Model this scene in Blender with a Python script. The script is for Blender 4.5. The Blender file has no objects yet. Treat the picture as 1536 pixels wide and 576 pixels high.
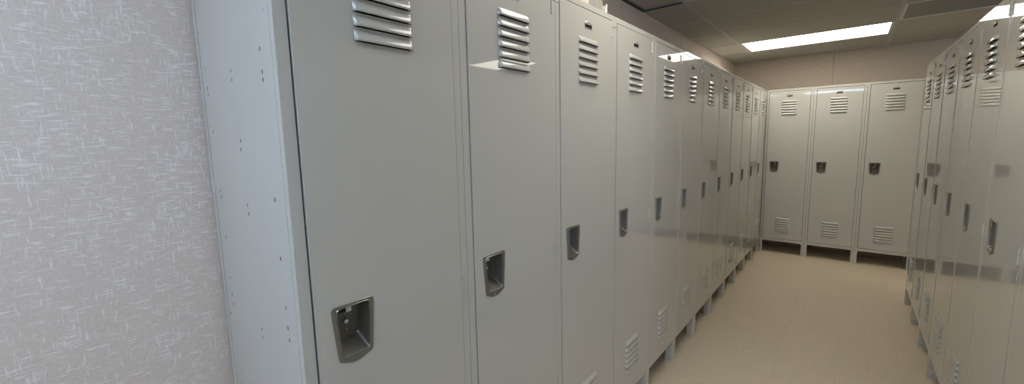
import bpy, bmesh, math, random
from mathutils import Vector, Matrix
random.seed(7)
C = bpy.context.scene.collection
SC = bpy.context.scene
PI = math.pi

# ------------------------------------------------------------------ camera
P = 0.4572                        # locker width, 18 inches
CAM = Vector((0.8114, -0.3190, 1.4708))
YAW, PIT, ROL, F_PX, PY = 0.6914060, -0.1249153, -0.0225691, 612.855, 285.18
fwd = Vector((-math.sin(YAW)*math.cos(PIT), math.cos(YAW)*math.cos(PIT), math.sin(PIT)))
rgt = Vector((math.cos(YAW), math.sin(YAW), 0))
up = rgt.cross(fwd)
r2 = rgt*math.cos(ROL) + up*math.sin(ROL)
u2 = up*math.cos(ROL) - rgt*math.sin(ROL)
cd = bpy.data.cameras.new('camera')
cam = bpy.data.objects.new('camera', cd); C.objects.link(cam)
cd.sensor_width = 36; cd.sensor_fit = 'HORIZONTAL'; cd.lens = F_PX/1536*36
cd.shift_y = (PY-288)/1536
cd.clip_start = 0.02
cam.matrix_world = Matrix.Translation(CAM) @ Matrix((r2, u2, -fwd)).transposed().to_4x4()
SC.camera = cam

# ------------------------------------------------------------------ light and exposure
SC.view_settings.view_transform = 'Standard'
SC.view_settings.look = 'None'
SC.view_settings.gamma = 1
SC.view_settings.use_curve_mapping = False
SC.view_settings.exposure = 0.07
SKY = (0.60, 0.74, 1.0); SKY_STRENGTH = 8.5
TROFFER_STRENGTH = 7.4
COOL_FILL_STRENGTH = 15.5
COOL_FILL_COLOR = (0.57, 0.75, 1.0)       # light added behind the viewer to brighten the side panel and near wall
TROFFER_COLOR = (1.0, 0.95, 0.84)
world = bpy.data.worlds.new('world'); SC.world = world; world.use_nodes = True
bg = world.node_tree.nodes['Background']
bg.inputs[0].default_value = (*SKY, 1); bg.inputs[1].default_value = SKY_STRENGTH
WIN = (1.95, 3.45, 0.35, 2.25)   # x0, x1, z0, z1 of the window in the wall behind the camera
FILL_WIN = (-1.25, -0.46, 0.45, 2.25)  # y0, y1, z0, z1 of the unseen opening added in the left wall to light the side panel
YREAR = -2.02
pl = bpy.data.lights.new('window_daylight', 'AREA'); pl.shape = 'RECTANGLE'
pl.size = WIN[1]-WIN[0]; pl.size_y = WIN[3]-WIN[2]; pl.cycles.is_portal = True
po = bpy.data.objects.new('window_daylight', pl); C.objects.link(po)
po.location = ((WIN[0]+WIN[1])/2, YREAR-0.13, (WIN[2]+WIN[3])/2); po.rotation_euler = (PI/2, 0, 0)
pl = bpy.data.lights.new('added_side_daylight', 'AREA'); pl.shape = 'RECTANGLE'
pl.size = FILL_WIN[1]-FILL_WIN[0]; pl.size_y = FILL_WIN[3]-FILL_WIN[2]; pl.cycles.is_portal = True
po = bpy.data.objects.new('added_side_daylight', pl); C.objects.link(po)
po.location = (-0.4735-0.13, (FILL_WIN[0]+FILL_WIN[1])/2, (FILL_WIN[2]+FILL_WIN[3])/2); po.rotation_euler = (PI/2, 0, -PI/2)

# ------------------------------------------------------------------ geometry of the place
D, H1, H0 = 5.5274, 1.979, 0.1463       # back row front plane, locker top, underside
DEP = 0.4572
XR, YR = 1.249, 4.388                   # right row: front plane, far end
XB = -0.0105                            # back row start
XW, YB, CEIL = -0.4735, 5.998, 2.4045   # left wall, back wall, ceiling
XE = 3.55                               # right wall

# ------------------------------------------------------------------ materials
def mat(name, col, rough=0.5, metal=0.0, spec=0.5, **kw):
    m = bpy.data.materials.new(name); m.use_nodes = True
    b = m.node_tree.nodes['Principled BSDF']
    b.inputs['Base Color'].default_value = (*col, 1)
    b.inputs['Roughness'].default_value = rough
    b.inputs['Metallic'].default_value = metal
    b.inputs['Specular IOR Level'].default_value = spec
    for k, v in kw.items(): b.inputs[k.replace('_', ' ')].default_value = v
    return m
def N(m, t, **kw):
    n = m.node_tree.nodes.new(t)
    for k, v in kw.items(): setattr(n, k, v)
    return n
def L(m, a, b): m.node_tree.links.new(a, b)
def bsdf(m): return m.node_tree.nodes['Principled BSDF']
def tex(m, scale=(1, 1, 1), loc=(0, 0, 0), src='Object'):
    tc = N(m, 'ShaderNodeTexCoord'); mp = N(m, 'ShaderNodeMapping')
    mp.inputs['Scale'].default_value = scale; mp.inputs['Location'].default_value = loc
    L(m, tc.outputs[src], mp.inputs['Vector']); return mp.outputs[0]
def noise(m, vec, scale, detail=2, rough=0.5):
    n = N(m, 'ShaderNodeTexNoise'); n.inputs['Scale'].default_value = scale
    n.inputs['Detail'].default_value = detail; n.inputs['Roughness'].default_value = rough
    L(m, vec, n.inputs['Vector']); return n.outputs['Fac']
def ramp(m, fac, a, b, ca, cb):
    r = N(m, 'ShaderNodeValToRGB')
    r.color_ramp.elements[0].position = a; r.color_ramp.elements[1].position = b
    r.color_ramp.elements[0].color = (*ca, 1); r.color_ramp.elements[1].color = (*cb, 1)
    L(m, fac, r.inputs[0]); return r.outputs[0]
def mixc(m, fac, a, b, mode='MIX'):
    x = N(m, 'ShaderNodeMix'); x.data_type = 'RGBA'; x.blend_type = mode
    if isinstance(fac, (int, float)): x.inputs[0].default_value = fac
    else: L(m, fac, x.inputs[0])
    for i, v in ((6, a), (7, b)):
        if isinstance(v, tuple): x.inputs[i].default_value = (*v, 1)
        else: L(m, v, x.inputs[i])
    return x.outputs[2]
def math_(m, op, a, b=None):
    x = N(m, 'ShaderNodeMath'); x.operation = op
    for i, v in ((0, a), (1, b)):
        if v is None: continue
        if isinstance(v, (int, float)): x.inputs[i].default_value = v
        else: L(m, v, x.inputs[i])
    return x.outputs[0]
def bump(m, h, strength, dist):
    b = N(m, 'ShaderNodeBump'); b.inputs['Strength'].default_value = strength; b.inputs['Distance'].default_value = dist
    L(m, h, b.inputs['Height']); L(m, b.outputs[0], bsdf(m).inputs['Normal'])

PAINT = (0.51, 0.50, 0.46)
m_paint = mat('locker_paint', PAINT, 0.45, 0, 0.25, Coat_Weight=1.0, Coat_Roughness=0.028, Coat_IOR=1.5)
v = tex(m_paint)
hb = math_(m_paint, 'ADD', math_(m_paint, 'MULTIPLY', noise(m_paint, v, 3.2, 1), 1.0), math_(m_paint, 'MULTIPLY', noise(m_paint, v, 420, 1), 0.012))
bump(m_paint, hb, 0.06, 0.002)
b_ = [n for n in m_paint.node_tree.nodes if n.type == 'BUMP'][0]
L(m_paint, b_.outputs[0], bsdf(m_paint).inputs['Coat Normal'])
m_frame = mat('locker_frame_paint', PAINT, 0.45, 0, 0.25, Coat_Weight=1.0, Coat_Roughness=0.05)
m_inside = mat('locker_inside', (0.30, 0.30, 0.29), 0.6)
m_steel = mat('latch_steel', (0.25, 0.24, 0.21), 0.32, 0.7)
v = tex(m_steel, (60, 60, 4)); bump(m_steel, noise(m_steel, v, 12, 2), 0.12, 0.001)
m_steel_d = mat('latch_back_steel', (0.13, 0.122, 0.10), 0.45, 0.5)
m_lift = mat('latch_lift_nylon', (0.72, 0.72, 0.74), 0.4)
m_black = mat('dark_gap', (0.012, 0.012, 0.012), 0.8)
m_gap_shade = mat('door_gap_shade', (0.07, 0.065, 0.065), 0.7)  # dark colour that deepens the shade in the door gaps
m_plate = mat('number_plate', (0.33, 0.32, 0.30), 0.4, 0.3)

# linen-look vinyl wall covering
def wall_mat(name, seams, axis):
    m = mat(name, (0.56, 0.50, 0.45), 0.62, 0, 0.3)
    if axis == 'y': sh, sv = (1, 13, 100), (1, 100, 15)
    else: sh, sv = (11, 1, 85), (85, 1, 13)
    h = noise(m, tex(m, sh), 2.6, 2, 0.5)
    vv = noise(m, tex(m, sv, (3, 5, 7)), 2.3, 2, 0.5)
    big = noise(m, tex(m, (6, 6, 6), (9, 2, 4)), 2.2, 3, 0.6)
    fh = ramp(m, math_(m, 'ADD', h, math_(m, 'MULTIPLY', big, 0.22)), 0.68, 0.80, (0, 0, 0), (1, 1, 1))
    fv = ramp(m, math_(m, 'ADD', vv, math_(m, 'MULTIPLY', big, 0.22)), 0.70, 0.83, (0, 0, 0), (1, 1, 1))
    fleck = math_(m, 'MAXIMUM', fh, fv)
    fine = noise(m, tex(m, tuple(k*1.0 for k in sh)), 7, 2, 0.6)
    finev = noise(m, tex(m, tuple(k*1.0 for k in sv), (1, 8, 3)), 6, 2, 0.6)
    wv = math_(m, 'ADD', math_(m, 'MULTIPLY', fine, 0.55), math_(m, 'MULTIPLY', finev, 0.45))
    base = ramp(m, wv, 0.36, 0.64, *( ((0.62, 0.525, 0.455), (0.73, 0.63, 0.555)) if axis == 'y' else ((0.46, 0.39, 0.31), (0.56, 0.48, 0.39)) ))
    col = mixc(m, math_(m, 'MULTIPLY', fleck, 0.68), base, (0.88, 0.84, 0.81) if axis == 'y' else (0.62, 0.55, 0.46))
    # butt seams of the covering
    sx = N(m, 'ShaderNodeSeparateXYZ'); L(m, tex(m), sx.inputs[0]); co = sx.outputs['Y' if axis == 'y' else 'X']
    sm = None
    for s in seams:
        a = math_(m, 'LESS_THAN', math_(m, 'ABSOLUTE', math_(m, 'SUBTRACT', co, s)), 0.0022)
        sm = a if sm is None else math_(m, 'MAXIMUM', sm, a)
    if sm is not None: col = mixc(m, sm, col, (0.26, 0.22, 0.18))
    L(m, col, bsdf(m).inputs['Base Color'])
    bump(m, math_(m, 'ADD', fleck, wv), 0.25, 0.0008)
    return m
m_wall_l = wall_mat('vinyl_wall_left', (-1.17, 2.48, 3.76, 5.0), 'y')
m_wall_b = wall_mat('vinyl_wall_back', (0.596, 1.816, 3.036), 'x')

m_tile = mat('ceiling_tile', (0.55, 0.52, 0.46), 0.9, 0, 0.2)
v = tex(m_tile)
sp = ramp(m_tile, noise(m_tile, v, 130, 3, 0.7), 0.33, 0.5, (0.37, 0.35, 0.305), (0.49, 0.465, 0.41))
L(m_tile, sp, bsdf(m_tile).inputs['Base Color']); bump(m_tile, noise(m_tile, v, 160, 3), 0.3, 0.002)
m_tbar = mat('ceiling_grid_paint', (0.50, 0.48, 0.435), 0.6)
m_plenum = mat('plenum', (0.05, 0.045, 0.04), 0.9)

m_floor = mat('floor_tile', (0.5, 0.4, 0.3), 0.42, 0, 0.4)
tv = tex(m_floor, (1, 1, 1), (-0.064, 0.0, 0))
br = N(m_floor, 'ShaderNodeTexBrick'); L(m_floor, tv, br.inputs['Vector'])
for k, val in (('Scale', 1.0), ('Mortar Size', 0.0009), ('Mortar Smooth', 0.3), ('Bias', 0.0), ('Brick Width', 0.3048), ('Row Height', 0.3048)):
    br.inputs[k].default_value = val
br.offset = 0.5; br.inputs['Color1'].default_value = (0, 0, 0, 1); br.inputs['Color2'].default_value = (1, 1, 1, 1)
br.inputs['Mortar'].default_value = (0.5, 0.5, 0.5, 1)
mott = noise(m_floor, tex(m_floor), 38, 4, 0.65)
soft = noise(m_floor, tex(m_floor), 5, 3, 0.6)
c1 = ramp(m_floor, mott, 0.3, 0.7, (0.60, 0.50, 0.365), (0.69, 0.585, 0.44))
c2 = mixc(m_floor, math_(m_floor, 'MULTIPLY', br.outputs['Color'], 0.16), c1, (0.76, 0.65, 0.49))
c3 = mixc(m_floor, math_(m_floor, 'MULTIPLY', soft, 0.25), c2, (0.47, 0.37, 0.26))
c4 = mixc(m_floor, math_(m_floor, 'MULTIPLY', br.outputs['Fac'], 0.55), c3, (0.36, 0.28, 0.19))
L(m_floor, c4, bsdf(m_floor).inputs['Base Color'])
bump(m_floor, math_(m_floor, 'ADD', math_(m_floor, 'MULTIPLY', br.outputs['Fac'], -1.0), math_(m_floor, 'MULTIPLY', mott, 0.4)), 0.2, 0.001)

def emis(name, col, s):
    m = mat(name, (0.8, 0.8, 0.8), 0.4)
    b = bsdf(m); b.inputs['Emission Color'].default_value = (*col, 1); b.inputs['Emission Strength'].default_value = s
    return m
m_lens_on = emis('lit_lens', TROFFER_COLOR, TROFFER_STRENGTH)
m_lens_fill = emis('cool_fill_lens', COOL_FILL_COLOR, COOL_FILL_STRENGTH)
m_lens_off = mat('unlit_lens', (0.15, 0.155, 0.125), 0.25, 0, 0.5)
m_trof = mat('troffer_white', (0.66, 0.65, 0.61), 0.4)
m_winframe = mat('window_frame_white', (0.7, 0.7, 0.7), 0.4)
m_glass = bpy.data.materials.new('window_glass'); m_glass.use_nodes = True
nt = m_glass.node_tree; nt.nodes.clear()
o_ = nt.nodes.new('ShaderNodeOutputMaterial'); t_ = nt.nodes.new('ShaderNodeBsdfTransparent'); g_ = nt.nodes.new('ShaderNodeBsdfGlossy')
g_.inputs['Roughness'].default_value = 0.02; f_ = nt.nodes.new('ShaderNodeFresnel'); x_ = nt.nodes.new('ShaderNodeMixShader')
nt.links.new(f_.outputs[0], x_.inputs[0]); nt.links.new(t_.outputs[0], x_.inputs[1]); nt.links.new(g_.outputs[0], x_.inputs[2]); nt.links.new(x_.outputs[0], o_.inputs[0])

# ------------------------------------------------------------------ mesh helpers
def box(bm, a, b, bev=0.0, mi=0):
    x0, y0, z0 = a; x1, y1, z1 = b
    vs = [bm.verts.new(p) for p in ((x0,y0,z0),(x1,y0,z0),(x1,y1,z0),(x0,y1,z0),(x0,y0,z1),(x1,y0,z1),(x1,y1,z1),(x0,y1,z1))]
    fs = [bm.faces.new([vs[i] for i in q]) for q in ((0,3,2,1),(4,5,6,7),(0,1,5,4),(1,2,6,5),(2,3,7,6),(3,0,4,7))]
    for f in fs: f.material_index = mi
    if bev > 0:
        es = list({e for f in fs for e in f.edges})
        r = bmesh.ops.bevel(bm, geom=es, offset=bev, segments=2, affect='EDGES', profile=0.5)
        for f in r['faces']: f.material_index = mi
def cyl(bm, c, axis, r, h, seg=16, mi=0, r1=None):
    """closed cylinder starting at c and growing by h along axis"""
    ax = Vector(axis).normalized(); t = ax.orthogonal().normalized(); s = ax.cross(t)
    r1 = r if r1 is None else r1; c = Vector(c)
    A = [bm.verts.new(c + (t*math.cos(2*PI*i/seg) + s*math.sin(2*PI*i/seg))*r) for i in range(seg)]
    B = [bm.verts.new(c + ax*h + (t*math.cos(2*PI*i/seg) + s*math.sin(2*PI*i/seg))*r1) for i in range(seg)]
    fs = [bm.faces.new(list(reversed(A))), bm.faces.new(B)]
    for i in range(seg): fs.append(bm.faces.new((A[i], A[(i+1) % seg], B[(i+1) % seg], B[i])))
    for f in fs: f.material_index = mi
def plate(bm, rect, holes, fn, t, mi=0):
    """flat sheet (a0,a1,b0,b1) with rectangular holes and thickness t; fn(a,b,depth) -> point"""
    A = sorted({rect[0], rect[1]} | {round(h[i], 5) for h in holes for i in (0, 1)})
    B = sorted({rect[2], rect[3]} | {round(h[i], 5) for h in holes for i in (2, 3)})
    na, nb = len(A)-1, len(B)-1
    def solid(i, j):
        if i < 0 or j < 0 or i >= na or j >= nb: return False
        a, b = (A[i]+A[i+1])/2, (B[j]+B[j+1])/2
        return not any(h[0] < a < h[1] and h[2] < b < h[3] for h in holes)
    cache = {}
    def V(i, j, k):
        key = (i, j, k)
        if key not in cache: cache[key] = bm.verts.new(fn(A[i], B[j], k*t))
        return cache[key]
    for i in range(na):
        for j in range(nb):
            if not solid(i, j): continue
            q = [(i, j), (i+1, j), (i+1, j+1), (i, j+1)]
            fs = [bm.faces.new([V(*p, 0) for p in q]), bm.faces.new([V(*p, 1) for p in reversed(q)])]
            for (di, dj), (p, s) in (((0,-1),(0,1)), ((1,0),(1,2)), ((0,1),(2,3)), ((-1,0),(3,0))):
                if not solid(i+di, j+dj):
                    fs.append(bm.faces.new([V(*q[s], 0), V(*q[p], 0), V(*q[p], 1), V(*q[s], 1)]))
            for f in fs: f.material_index = mi
def obj(name, bm, m, parent=None, smooth=False, fixn=True):
    if fixn: bmesh.ops.recalc_face_normals(bm, faces=bm.faces[:])
    me = bpy.data.meshes.new(name); bm.to_mesh(me); bm.free()
    for x in (m if isinstance(m, (list, tuple)) else [m]): me.materials.append(x)
    if smooth:
        me.shade_smooth()
        try: me.set_sharp_from_angle(angle=math.radians(35))
        except Exception: pass
    o = bpy.data.objects.new(name, me); C.objects.link(o)
    if parent: o.parent = parent
    return o
def thing(name, label, cat, loc=(0,0,0), rz=0, group=None):
    o = bpy.data.objects.new(name, None); C.objects.link(o); o.empty_display_size = 0.1
    o.location = loc; o.rotation_euler = (0, 0, rz); o['label'] = label; o['category'] = cat
    if group: o['group'] = group
    return o
def tag(o, label, cat, group=None):
    o['label'] = label; o['category'] = cat
    if group: o['group'] = group
    return o
def struct(name, bm, m, parent=None):
    o = obj(name, bm, m, parent)
    if not parent: o['kind'] = 'structure'
    return o

# ------------------------------------------------------------------ the room
T = 0.12
bm = bmesh.new(); box(bm, (XW-T, YREAR-T, -0.1), (XE+T, YB+T, 0)); struct('floor', bm, m_floor)
HW = CEIL + 0.40
bm = bmesh.new(); plate(bm, (YREAR-T, YB+T, 0, HW), [FILL_WIN], lambda a, b, d: (XW-d, a, b), T); struct('wall_left', bm, m_wall_l)
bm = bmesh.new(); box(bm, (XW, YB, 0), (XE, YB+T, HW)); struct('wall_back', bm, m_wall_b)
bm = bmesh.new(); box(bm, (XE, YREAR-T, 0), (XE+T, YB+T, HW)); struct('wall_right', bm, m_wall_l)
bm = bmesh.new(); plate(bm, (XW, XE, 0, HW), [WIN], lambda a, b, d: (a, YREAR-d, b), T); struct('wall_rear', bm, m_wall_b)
def window(n, win, fn):
    bm = bmesh.new(); x0, x1, z0, z1 = win
    def fb(a0, a1, z0, z1, d0, d1):
        p, q = fn(a0, d0), fn(a1, d1)
        box(bm, (min(p[0], q[0]), min(p[1], q[1]), z0), (max(p[0], q[0]), max(p[1], q[1]), z1))
    for a0, a1, c0, c1 in ((x0, x1, z0, z0+0.05), (x0, x1, z1-0.05, z1), (x0, x0+0.05, z0+0.05, z1-0.05), (x1-0.05, x1, z0+0.05, z1-0.05), ((x0+x1)/2-0.02, (x0+x1)/2+0.02, z0+0.05, z1-0.05)):
        fb(a0, a1, c0, c1, 0.03, 0.08)
    wf = struct('window_%d' % n, bm, m_winframe)
    bm = bmesh.new(); x0 += 0.045; x1 -= 0.045; p, q = fn(x0, 0.054), fn(x1, 0.058)
    box(bm, (min(p[0], q[0]), min(p[1], q[1]), z0+0.045), (max(p[0], q[0]), max(p[1], q[1]), z1-0.045))
    struct('window_pane', bm, m_glass, wf)
window(1, WIN, lambda a, d: (a, YREAR-d))
window(2, FILL_WIN, lambda a, d: (XW-d, a))  # added out of view for cool light on the near side panel
bm = bmesh.new(); box(bm, (XW-T, YREAR-T, HW), (XE+T, YB+T, HW+0.05)); o = struct('ceiling_slab', bm, m_plenum); o.name = 'trim_2'

# suspended ceiling: grid bars and lay-in tiles
GX = [XW, -0.165, 1.055, 2.275, 3.495, XE]
GY = [YREAR] + [5.25 - 0.605*k for k in range(11, -1, -1)] + [5.855, YB]
LIT = {(1, 4.645), (3, 3.435), (1, 1.015), (1, -1.405)}
UNLIT = {(2, 4.04)}
LIFTED = (0, 2.225)
bm = bmesh.new()
lights = []; lifted = None
for i in range(len(GX)-1):
    for j in range(len(GY)-1):
        xa, xb, ya, yb = GX[i], GX[i+1], GY[j], GY[j+1]
        def near(s): return any(k[0] == i and abs(k[1]-ya) < 0.02 for k in s)
        if near(LIT): lights.append((xa, xb, ya, yb, True)); continue
        if near(UNLIT): lights.append((xa, xb, ya, yb, False)); continue
        if near({LIFTED}): lifted = (xa, xb, ya, yb); continue
        if xb-xa < 0.03 or yb-ya < 0.03: continue
        box(bm, (xa+0.004, ya+0.004, CEIL+0.004), (xb-0.004, yb-0.004, CEIL+0.019))
struct('ceiling', bm, m_tile)
xa, xb, ya, yb = lifted
bm = bmesh.new(); box(bm, (0, 0, 0), (xb-xa-0.024, yb-ya-0.026, 0.015))
o = struct('ceiling_tile_raised', bm, m_tile); o.name = 'ceiling_2'
o.location = (xa+0.012, ya+0.012, CEIL+0.010); o.rotation_euler = (math.radians(0.35), math.radians(0.3), 0)
bm = bmesh.new()
for x in GX[1:-1]: box(bm, (x-0.012, YREAR, CEIL), (x+0.012, YB, CEIL+0.03))
for y in GY[1:-1]:
    for i in range(len(GX)-1):
        lo = GX[i] + (0.012 if i else 0); hi = GX[i+1] - (0.012 if i < len(GX)-2 else 0)
        if i == 0 and abs(y-2.83) < 0.02: continue
        box(bm, (lo, y-0.0115, CEIL+0.0003), (hi, y+0.0115, CEIL+0.03))
# wall angle, left out where the tile has been lifted
for ya_, yb_ in ((YREAR, 2.2), (2.86, YB)): box(bm, (XW, ya_, CEIL), (XW+0.015, yb_, CEIL+0.003))
box(bm, (XW+0.015, YB-0.015, CEIL), (XE, YB, CEIL+0.003))
struct('trim_1', bm, m_tbar)

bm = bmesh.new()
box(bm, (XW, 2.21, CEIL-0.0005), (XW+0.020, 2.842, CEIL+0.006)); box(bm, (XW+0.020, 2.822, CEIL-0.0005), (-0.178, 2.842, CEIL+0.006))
struct('trim_3', bm, mat('tile_gap_shade', (0.035, 0.032, 0.03), 0.6))  # near-black strips painted as the shadow gap around the lifted tile

def troffer(xa, xb, ya, yb, lit, label):
    t = thing('ceiling_light', label, 'ceiling light', ((xa+xb)/2, (ya+yb)/2, CEIL), 0)
    hx, hy = (xb-xa)/2-0.0125, (yb-ya)/2-0.0125
    bm = bmesh.new()
    plate(bm, (-hx, hx, -hy, hy), [(-hx+0.018, hx-0.018, -hy+0.018, hy-0.018)], lambda a, b, d: (a, b, 0.002+d), 0.012)
    box(bm, (-hx, -hy, 0.10), (hx, hy, 0.104))
    for s in (-1, 1):
        box(bm, (min(s*hx, s*(hx-0.003)), -hy, 0.014), (max(s*hx, s*(hx-0.003)), hy, 0.10))
        box(bm, (-hx+0.003, min(s*hy, s*(hy-0.003)), 0.014), (hx-0.003, max(s*hy, s*(hy-0.003)), 0.10))
    obj('frame', bm, m_trof, t)
    bm = bmesh.new(); box(bm, (-hx+0.014, -hy+0.014, 0.0045), (hx-0.014, hy-0.014, 0.0085))
    obj('diffuser', bm, (m_lens_fill if ya < 0 else m_lens_on) if lit else m_lens_off, t)
    return t
for l in sorted(lights, key=lambda q: -q[2]):
    if not l[4]: troffer(*l, 'dark unlit rectangular light panel in the ceiling above the right lockers')
    elif l[0] < 1 and l[2] > 4: troffer(*l, 'bright lit rectangular ceiling light over the far end of the aisle')
    else: troffer(*l, {3.435: 'lit ceiling light behind the right row, mirrored in the second left locker',
                       1.015: 'lit ceiling light over the near part of the aisle, outside the picture',
                       -1.405: 'cool white fill light added outside the frame, just behind the viewer'}[round(l[2], 3)])

# ------------------------------------------------------------------ locker
ZD0, ZD1 = 0.182, 1.9540          # door bottom and top
YD0, YD1 = 0.0288, P-0.0281       # door sides (local y)
XD = 0.0022                       # door face in front of the frame
def louvre_rows(z0, z1, n=6):
    pit = (z1-z0)/n
    return [(z0+i*pit+0.004, z0+(i+1)*pit-0.003) for i in range(n)]
LOUV = louvre_rows(1.676, 1.853) + louvre_rows(0.272, 0.448)
LY0, LY1 = 0.155, 0.301
def door_mesh(mode):
    bm = bmesh.new()
    holes = [(LY0+0.006, LY1-0.006, z0-0.0006, z0+0.0115) for z0, z1 in LOUV]
    holes.append((0.073, 0.147, 1.012, 1.124))        # latch cut-out
    plate(bm, (YD0, YD1, ZD0, ZD1), holes, lambda a, b, d: (XD-d, a, b), 0.0015)
    # returned edges of the pan door
    for a, b in (((XD-0.018, YD0, ZD0), (XD-0.0015, YD0+0.0015, ZD1)), ((XD-0.018, YD1-0.0015, ZD0), (XD-0.0015, YD1, ZD1)),
                 ((XD-0.018, YD0+0.0015, ZD0), (XD-0.0015, YD1-0.0015, ZD0+0.0015)), ((XD-0.018, YD0+0.0015, ZD1-0.0015), (XD-0.0015, YD1-0.0015, ZD1))):
        box(bm, a, b)
    # pressed louvres: hoods that open downwards
    es = [(0, 0), (0.012, 0.55), (0.03, 0.88), (0.055, 1), (0.945, 1), (0.97, 0.88), (0.988, 0.55), (1, 0)]
    prof = [(0, 0.0), (0.08, 0.14), (0.33, 0.62), (0.52, 0.85), (0.78, 0.97), (1.0, 1.0)]
    Hh = 0.0095
    for z0, z1 in LOUV:
        g = [[bm.verts.new((XD+0.0003+Hh*s*e, LY0+(LY1-LY0)*u, z1+(z0-z1)*w)) for (w, s) in prof] for (u, e) in es]
        inn = [[bm.verts.new((max(XD-0.0004, XD+0.0003+Hh*s*e-0.0012), LY0+(LY1-LY0)*u, z1+(z0-z1)*w)) for (w, s) in prof] for (u, e) in es]
        for i in range(len(es)-1):
            for j in range(len(prof)-1):
                bm.faces.new((g[i][j], g[i][j+1], g[i+1][j+1], g[i+1][j])).smooth = True
                bm.faces.new((inn[i][j], inn[i+1][j], inn[i+1][j+1], inn[i][j+1]))
            bm.faces.new((g[i][-1], inn[i][-1], inn[i+1][-1], g[i+1][-1]))
    return bm
def rounded(corners, radii, seg=5):
    """2-D polygon with rounded corners"""
    out = []; n = len(corners)
    for i in range(n):
        p = Vector(corners[i]); a = (Vector(corners[i-1])-p).normalized(); b = (Vector(corners[(i+1) % n])-p).normalized()
        ang = a.angle(b); r = radii[i]; d = r/math.tan(ang/2) if ang < PI-0.01 else r*0.5
        s, e = p+a*d, p+b*d
        for k in range(seg+1):
            t = k/seg; out.append(s*(1-t)**2 + p*2*t*(1-t) + e*t*t)
    return out
def latch_mesh():
    bm = bmesh.new()
    outer = [(0.059, 1.131), (0.0695, 1.0075), (0.100, 0.9965), (0.118, 0.9965), (0.1500, 1.0075), (0.1595, 1.131)]
    ro = [0.011, 0.010, 0.006, 0.006, 0.010, 0.011]
    mid = [(0.0700, 1.1235), (0.0780, 1.0155), (0.100, 1.0145), (0.118, 1.0145), (0.1420, 1.0155), (0.1490, 1.1235)]
    ri = [0.011, 0.009, 0.004, 0.004, 0.009, 0.011]
    bot = [(0.0790, 1.1190), (0.0840, 1.0420), (0.100, 1.0410), (0.118, 1.0410), (0.1360, 1.0420), (0.1405, 1.1190)]
    def ring(poly, rad, x, off=0.0):
        pts = rounded(poly, rad); c = Vector((0.109, 1.07))
        return [bm.verts.new((x, (c+(p-c)*(1+off)).x, (c+(p-c)*(1+off)).y)) for p in pts]
    R = [ring(outer, ro, XD-0.001), ring(outer, ro, XD+0.0012), ring(outer, ro, XD+0.0024, -0.018), ring(mid, ri, XD+0.0022, 0.045),
         ring(mid, ri, XD+0.0040, 0.025), ring(mid, ri, XD+0.0036, 0.0), ring(mid, ri, XD-0.0005, -0.025), ring(bot, ri, XD-0.031, 0.02), ring(bot, ri, XD-0.034, -0.04)]
    for A, B in zip(R, R[1:]):
        n = len(A)
        for i in range(n): bm.faces.new((A[i], A[(i+1) % n], B[(i+1) % n], B[i])).material_index = 1 if A is R[6] else 0
    f = bm.faces.new(R[-1]); f.material_index = 1
    xb = XD-0.034
    # screw in the tab, lock lift, stud and rivets on the back of the cup
    cyl(bm, (XD+0.0018, 0.109, 1.0035), (1, 0, 0), 0.0045, 0.0030, 16, 0, 0.0034)
    box(bm, (xb-0.0005, 0.094, 1.1000), (xb+0.0006, 0.122, 1.1135), 0, 3)
    box(bm, (xb+0.0004, 0.108, 1.0985), (xb+0.0050, 0.121, 1.1165), 0.0012, 2)
    cyl(bm, (xb-0.0005, 0.107, 1.0790), (1, 0, 0), 0.0058, 0.0055, 20, 0, 0.0050)
    cyl(bm, (xb+0.0048, 0.107, 1.0790), (1, 0, 0), 0.0050, 0.0015, 20, 2, 0.0030)
    cyl(bm, (xb-0.0005, 0.106, 1.0965), (1, 0, 0), 0.0036, 0.0015, 16, 0, 0.0024)
    cyl(bm, (xb-0.0005, 0.108, 1.0590), (1, 0, 0), 0.0036, 0.0015, 16, 0, 0.0024)
    return bm
def hinge_mesh(zc, h=0.052):
    bm = bmesh.new()
    for k in range(3):
        a = zc-h/2+k*h/3
        cyl(bm, (XD+0.0008, P-0.0270, a+0.0006), (0, 0, 1), 0.0036, h/3-0.0012, 12)
    box(bm, (XD-0.0025, P-0.0262, zc-h/2), (XD-0.0008, P-0.0160, zc+h/2))
    return bm
def plate_mesh():
    bm = bmesh.new()
    yc, z0, z1, hw = 0.2285, 1.8985, 1.9140, 0.029
    n = 12; top = []; low = []; rim = []
    for i in range(n+1):
        a = PI*i/n; y = yc - hw*math.cos(a); zz = z0 + (z1-z0)*(math.sin(a)**0.6)
        rim.append(bm.verts.new((XD-0.0004, y, zz)))
        top.append(bm.verts.new((XD+0.0042, yc-(hw-0.004)*math.cos(a), z0+(z1-z0-0.006)*(math.sin(a)**0.6))))
    for i in range(n): bm.faces.new((rim[i], rim[i+1], top[i+1], top[i]))
    bm.faces.new(top)
    box(bm, (XD-0.0004, yc-hw+0.003, z0-0.0105), (XD+0.0006, yc+hw-0.003, z0+0.0005), 0, 1)
    box(bm, (XD-0.0004, yc-hw+0.001, z0-0.0125), (XD+0.0016, yc+hw-0.001, z0-0.0100), 0.0006, 0)
    return bm
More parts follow.
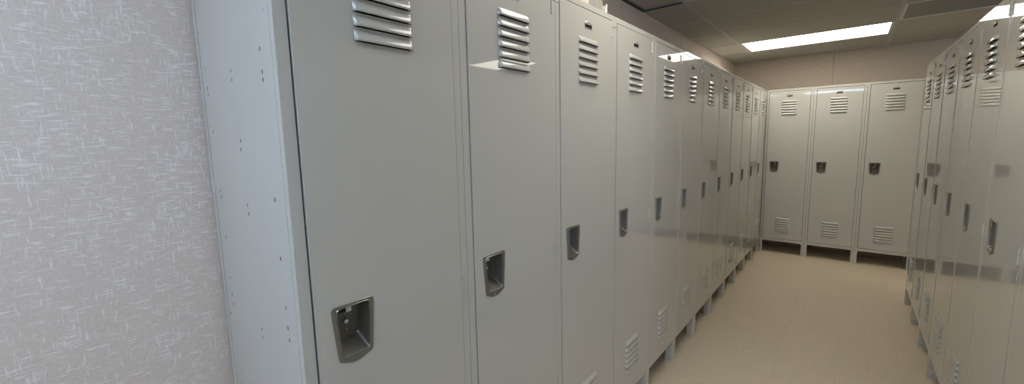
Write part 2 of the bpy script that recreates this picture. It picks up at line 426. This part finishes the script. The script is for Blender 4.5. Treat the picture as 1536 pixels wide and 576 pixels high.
SIDE_HOLES = [(-0.075,1.733),(-0.037,1.716),(-0.248,1.711),(-0.245,1.691),(-0.421,1.738),(-0.070,1.652),(-0.068,1.609),(-0.068,1.594),
 (-0.241,1.632),(-0.239,1.612),(-0.417,1.656),(-0.416,1.610),(-0.416,1.595),(-0.410,1.505),(-0.226,1.480),(-0.228,1.461),(-0.407,1.358),(-0.403,1.343),
 (-0.223,1.336),(-0.222,1.317),(-0.066,1.361),(-0.400,1.239),(-0.038,1.257),(-0.066,1.240),(-0.402,1.132),(-0.401,1.088),(-0.402,1.061),
 (-0.433,1.027),(-0.062,1.137),(-0.214,1.046),(-0.215,1.026),(-0.062,1.093),(-0.060,1.067),(-0.032,1.029),(-0.403,0.883),(-0.402,0.843),(-0.06,0.80),(-0.215,0.76),(-0.4,0.7)]
PLUGS = {(-0.075,1.733),(-0.037,1.716),(-0.248,1.711),(-0.245,1.691),(-0.421,1.738),(-0.038,1.257),(-0.032,1.029)}
def body_mesh(punched):
    bm = bmesh.new(); W = P-0.0006; y0 = 0.0006
    # side sheets
    if punched:
        hs = [(x-0.0026, x+0.0026, z-0.0040, z+0.0040) for x, z in SIDE_HOLES if (x, z) not in PLUGS]
        plate(bm, (-DEP, -0.0165, H0, H1), hs, lambda a, b, d: (a, y0+d, b), 0.0012)
        for x, z in SIDE_HOLES:
            if (x, z) in PLUGS: cyl(bm, (x, y0+0.0002, z), (0, -1, 0), 0.0040, 0.0009, 14, 0, 0.0030)
        # folded rear edge of the sheet
        box(bm, (-DEP-0.001, y0-0.0030, H0), (-DEP+0.010, y0+0.0002, H1), 0.0008)
    else:
        box(bm, (-DEP, y0, H0), (-0.0165, y0+0.0012, H1))
    box(bm, (-DEP, W-0.0012, H0), (-0.0165, W, H1))
    box(bm, (-DEP, y0+0.0012, H0), (-DEP+0.0012, W-0.0012, H1), 0, 1)
    box(bm, (-DEP+0.0012, y0+0.0012, H1-0.0045), (-0.0165, W-0.0012, H1-0.0030))
    box(bm, (-DEP+0.0012, y0+0.0012, H0+0.0030), (-0.0165, W-0.0012, H0+0.0042))
    box(bm, (-DEP+0.0012, y0+0.0012, 1.62), (-0.03, W-0.0012, 1.6215), 0, 1)      # hat shelf
    return bm
def frame_mesh():
    bm = bmesh.new(); W = P-0.0006; y0 = 0.0006; s = 0.0255; bv = 0.0012
    zt = 1.9345
    for a, b in ((y0, s), (P-s, W)):
        box(bm, (-0.0165, a, H0+0.0005), (0.0, b, zt-0.0012), bv)                    # stiles
        box(bm, (-0.0165, a, zt), (0.0006, b, 1.9585), bv)                            # rail ends lapping the stiles
    box(bm, (-0.0175, y0, 1.9585-0.001), (0.0006, W, H1), bv)                        # top rail
    box(bm, (-0.0165, s-0.002, H0), (0.0002, P-s+0.002, ZD0-0.003), bv)              # bottom rail
    # dark strip behind the gap, its colour deepens the shade there
    for a, b in ((s-0.001, s+0.013), (P-s-0.013, P-s+0.001)): box(bm, (-0.0225, a, ZD0-0.01), (-0.0190, b, ZD1+0.01), 0, 2)
    return bm
def leg_mesh(ys, s, front):
    """folded sheet leg; ys = outer edge y, s = direction towards the inside of the locker"""
    bm = bmesh.new(); w = 0.0275; d = 0.046; t = 0.0025
    xf = 0.0 if front else -DEP
    k = -1 if front else 1
    def bb(xa, xb, ya, yb, bev=0.0006): box(bm, (min(xa, xb), min(ya, yb), 0.0), (max(xa, xb), max(ya, yb), H0-0.0002), bev)
    bb(xf, xf+k*t, ys, ys+s*w)                         # front flange
    bb(xf+k*t, xf+k*d, ys+s*(w-t), ys+s*w)             # inner web, facing along the row
    for z in (0.022, 0.122):
        cyl(bm, (xf+k*0.020, ys+s*(w-0.0002), z), (0, s, 0), 0.0038, 0.0009, 14, 1, 0.0034)
    return bm

def make_locker(label, loc, rz, group, punched):
    t = thing('locker', label, 'locker', loc, rz, group)
    obj('body', body_mesh(punched), [m_frame, m_inside], t)
    obj('door_frame', frame_mesh(), [m_frame, m_black, m_gap_shade], t)
    for s, y in ((1, 0.0006), (-1, P-0.0006)):
        for fr in (True, False): obj('leg', leg_mesh(y, s, fr), [m_frame, m_black], t)
    d = obj('door', door_mesh(0), m_paint, t)
    obj('latch_handle', latch_mesh(), [m_steel, m_steel_d, m_lift, m_black], d, True)['label'] = 'recessed steel latch cup'
    obj('number_plate', plate_mesh(), [m_plate, m_black], d)
    for z in (1.915, 1.063, 0.222): obj('hinge', hinge_mesh(z), m_frame, d, True)
    # the door swings about its hinge edge
    piv = Vector((XD, P-0.027, 0))
    shift = Matrix.Translation(-piv)
    d.data.transform(shift)
    for ch in d.children: ch.data.transform(shift)
    d.location = piv
    return t
def dup(root, label, loc, rz, swing):
    r = root.copy(); C.objects.link(r); r.location = loc; r.rotation_euler = (0, 0, rz); r['label'] = label
    for ch in list(root.children):
        c = ch.copy(); C.objects.link(c); c.parent = r
        if ch.name.split('.')[0] == 'door': c.rotation_euler = swing
        for g in list(ch.children):
            e = g.copy(); C.objects.link(e); e.parent = c
    return r
NTH = ['nearest', 'second', 'third', 'fourth', 'fifth', 'sixth', 'seventh', 'eighth', 'ninth', 'tenth', 'eleventh', 'twelfth']
GL, GB, GR = 'grey lockers in the long left row', 'grey lockers in the row along the back wall', 'grey lockers in the right row'
def swing(): return (0, math.radians(random.uniform(-0.02, 0.02)), math.radians(random.uniform(-0.04, 0.12)))
first = make_locker('nearest grey locker of the left row, its riveted side panel showing beside the wall covering', (0, 0, 0), 0, GL, True)
[c for c in first.children if c.name.startswith('door') and not c.name.startswith('door_frame')][0].rotation_euler = (0, 0, math.radians(0.40))
second = make_locker('second grey locker of the left row, with a small bright glint at its top vents', (0, P, 0), 0, GL, False)
for i in range(2, 12):
    if i < 11: lb = '%s grey locker of the left row counting from the near end' % NTH[i]
    else: lb = 'farthest grey locker of the left row, in the corner against the back row'
    dup(second, lb, (0, i*P, 0), 0, swing())
# the twelfth locker closes the corner: a narrow filler covers the remainder
for j, w in enumerate(('left', 'middle', 'right')):
    lb = {'left': 'leftmost of the three face-on lockers at the back wall, in the corner',
          'middle': 'middle of the three face-on lockers at the back wall',
          'right': 'rightmost of the three face-on lockers at the back wall, beside the right row'}[w]
    dup(second, lb, (XB+0.0105+0.001+j*P-0.001, D, 0), -PI/2, swing())
for j in (3,):
    dup(second, 'grey locker of the back row hidden behind the right row, number %s from the corner' % ('four', 'five')[j-3], (XB+0.0105+j*P, D, 0), -PI/2, swing())
RN = ['farthest grey locker of the right row, at its free end', 'second grey locker from the far end of the right row', 'third grey locker from the far end of the right row',
      'fourth grey locker from the far end of the right row', 'fifth grey locker from the far end of the right row', 'sixth grey locker from the far end of the right row, with the largest visible latch',
      'seventh grey locker from the far end of the right row, cut by the picture edge', 'eighth grey locker from the far end of the right row, outside the picture',
      'ninth grey locker from the far end of the right row, outside the picture']
for k in range(9):
    dup(second, RN[k], (XR, YR-k*P, 0), PI, swing())

# small sheet-metal oddments lying on top of the left row
def oddment(name, label, cat, y0, y1, x, dx, h, m, lean=0.0, group=None):
    bm = bmesh.new()
    box(bm, (-dx/2, 0, 0), (dx/2, y1-y0, h), 0.001)
    box(bm, (-dx/2-0.012, 0.002, 0), (-dx/2, y1-y0-0.002, 0.003), 0.0005)          # folded foot
    o = obj(name, bm, m); o.location = (x, y0, H1+0.0002); o.rotation_euler = (0, 0, lean)
    return tag(o, label, cat, group)
m_cream = mat('cream_card', (0.50, 0.46, 0.36), 0.6)
m_mauve = mat('mauve_grey_metal', (0.26, 0.24, 0.25), 0.5)
m_putty = mat('putty_metal', (0.27, 0.255, 0.215), 0.5)
m_pale = mat('pale_metal', (0.62, 0.60, 0.54), 0.4)
oddment('spare_panel', 'cream upright piece on top of the lockers at the picture edge, leftmost of the stack', 'panel', 1.225, 1.306, -0.10, 0.03, 0.15, m_cream)
oddment('spare_panel', 'dark mauve grey upright piece on top of the lockers, between cream and putty pieces', 'panel', 1.308, 1.355, -0.10, 0.03, 0.15, m_mauve)
oddment('spare_panel', 'putty grey upright piece on top of the lockers, right of the dark mauve one', 'panel', 1.357, 1.430, -0.10, 0.03, 0.094, m_putty)
bm = bmesh.new()
vs = [(0,0,0),(0,0.038,0),(0,0.038,0.094),(0,0.031,0.094)]
a = [bm.verts.new(p) for p in vs]; b = [bm.verts.new((p[0]-0.002, p[1], p[2])) for p in vs]
bm.faces.new(a); bm.faces.new(list(reversed(b)))
for i in range(4): bm.faces.new((a[i], b[i], b[(i+1) % 4], a[(i+1) % 4]))
box(bm, (-0.050, 0.036, 0), (-0.002, 0.038, 0.090))
o = obj('bracket', bm, m_pale); o.location = (-0.090, 1.448, H1+0.0002); tag(o, 'small pale bent metal bracket on top of the lockers, right of the upright pieces', 'bracket')
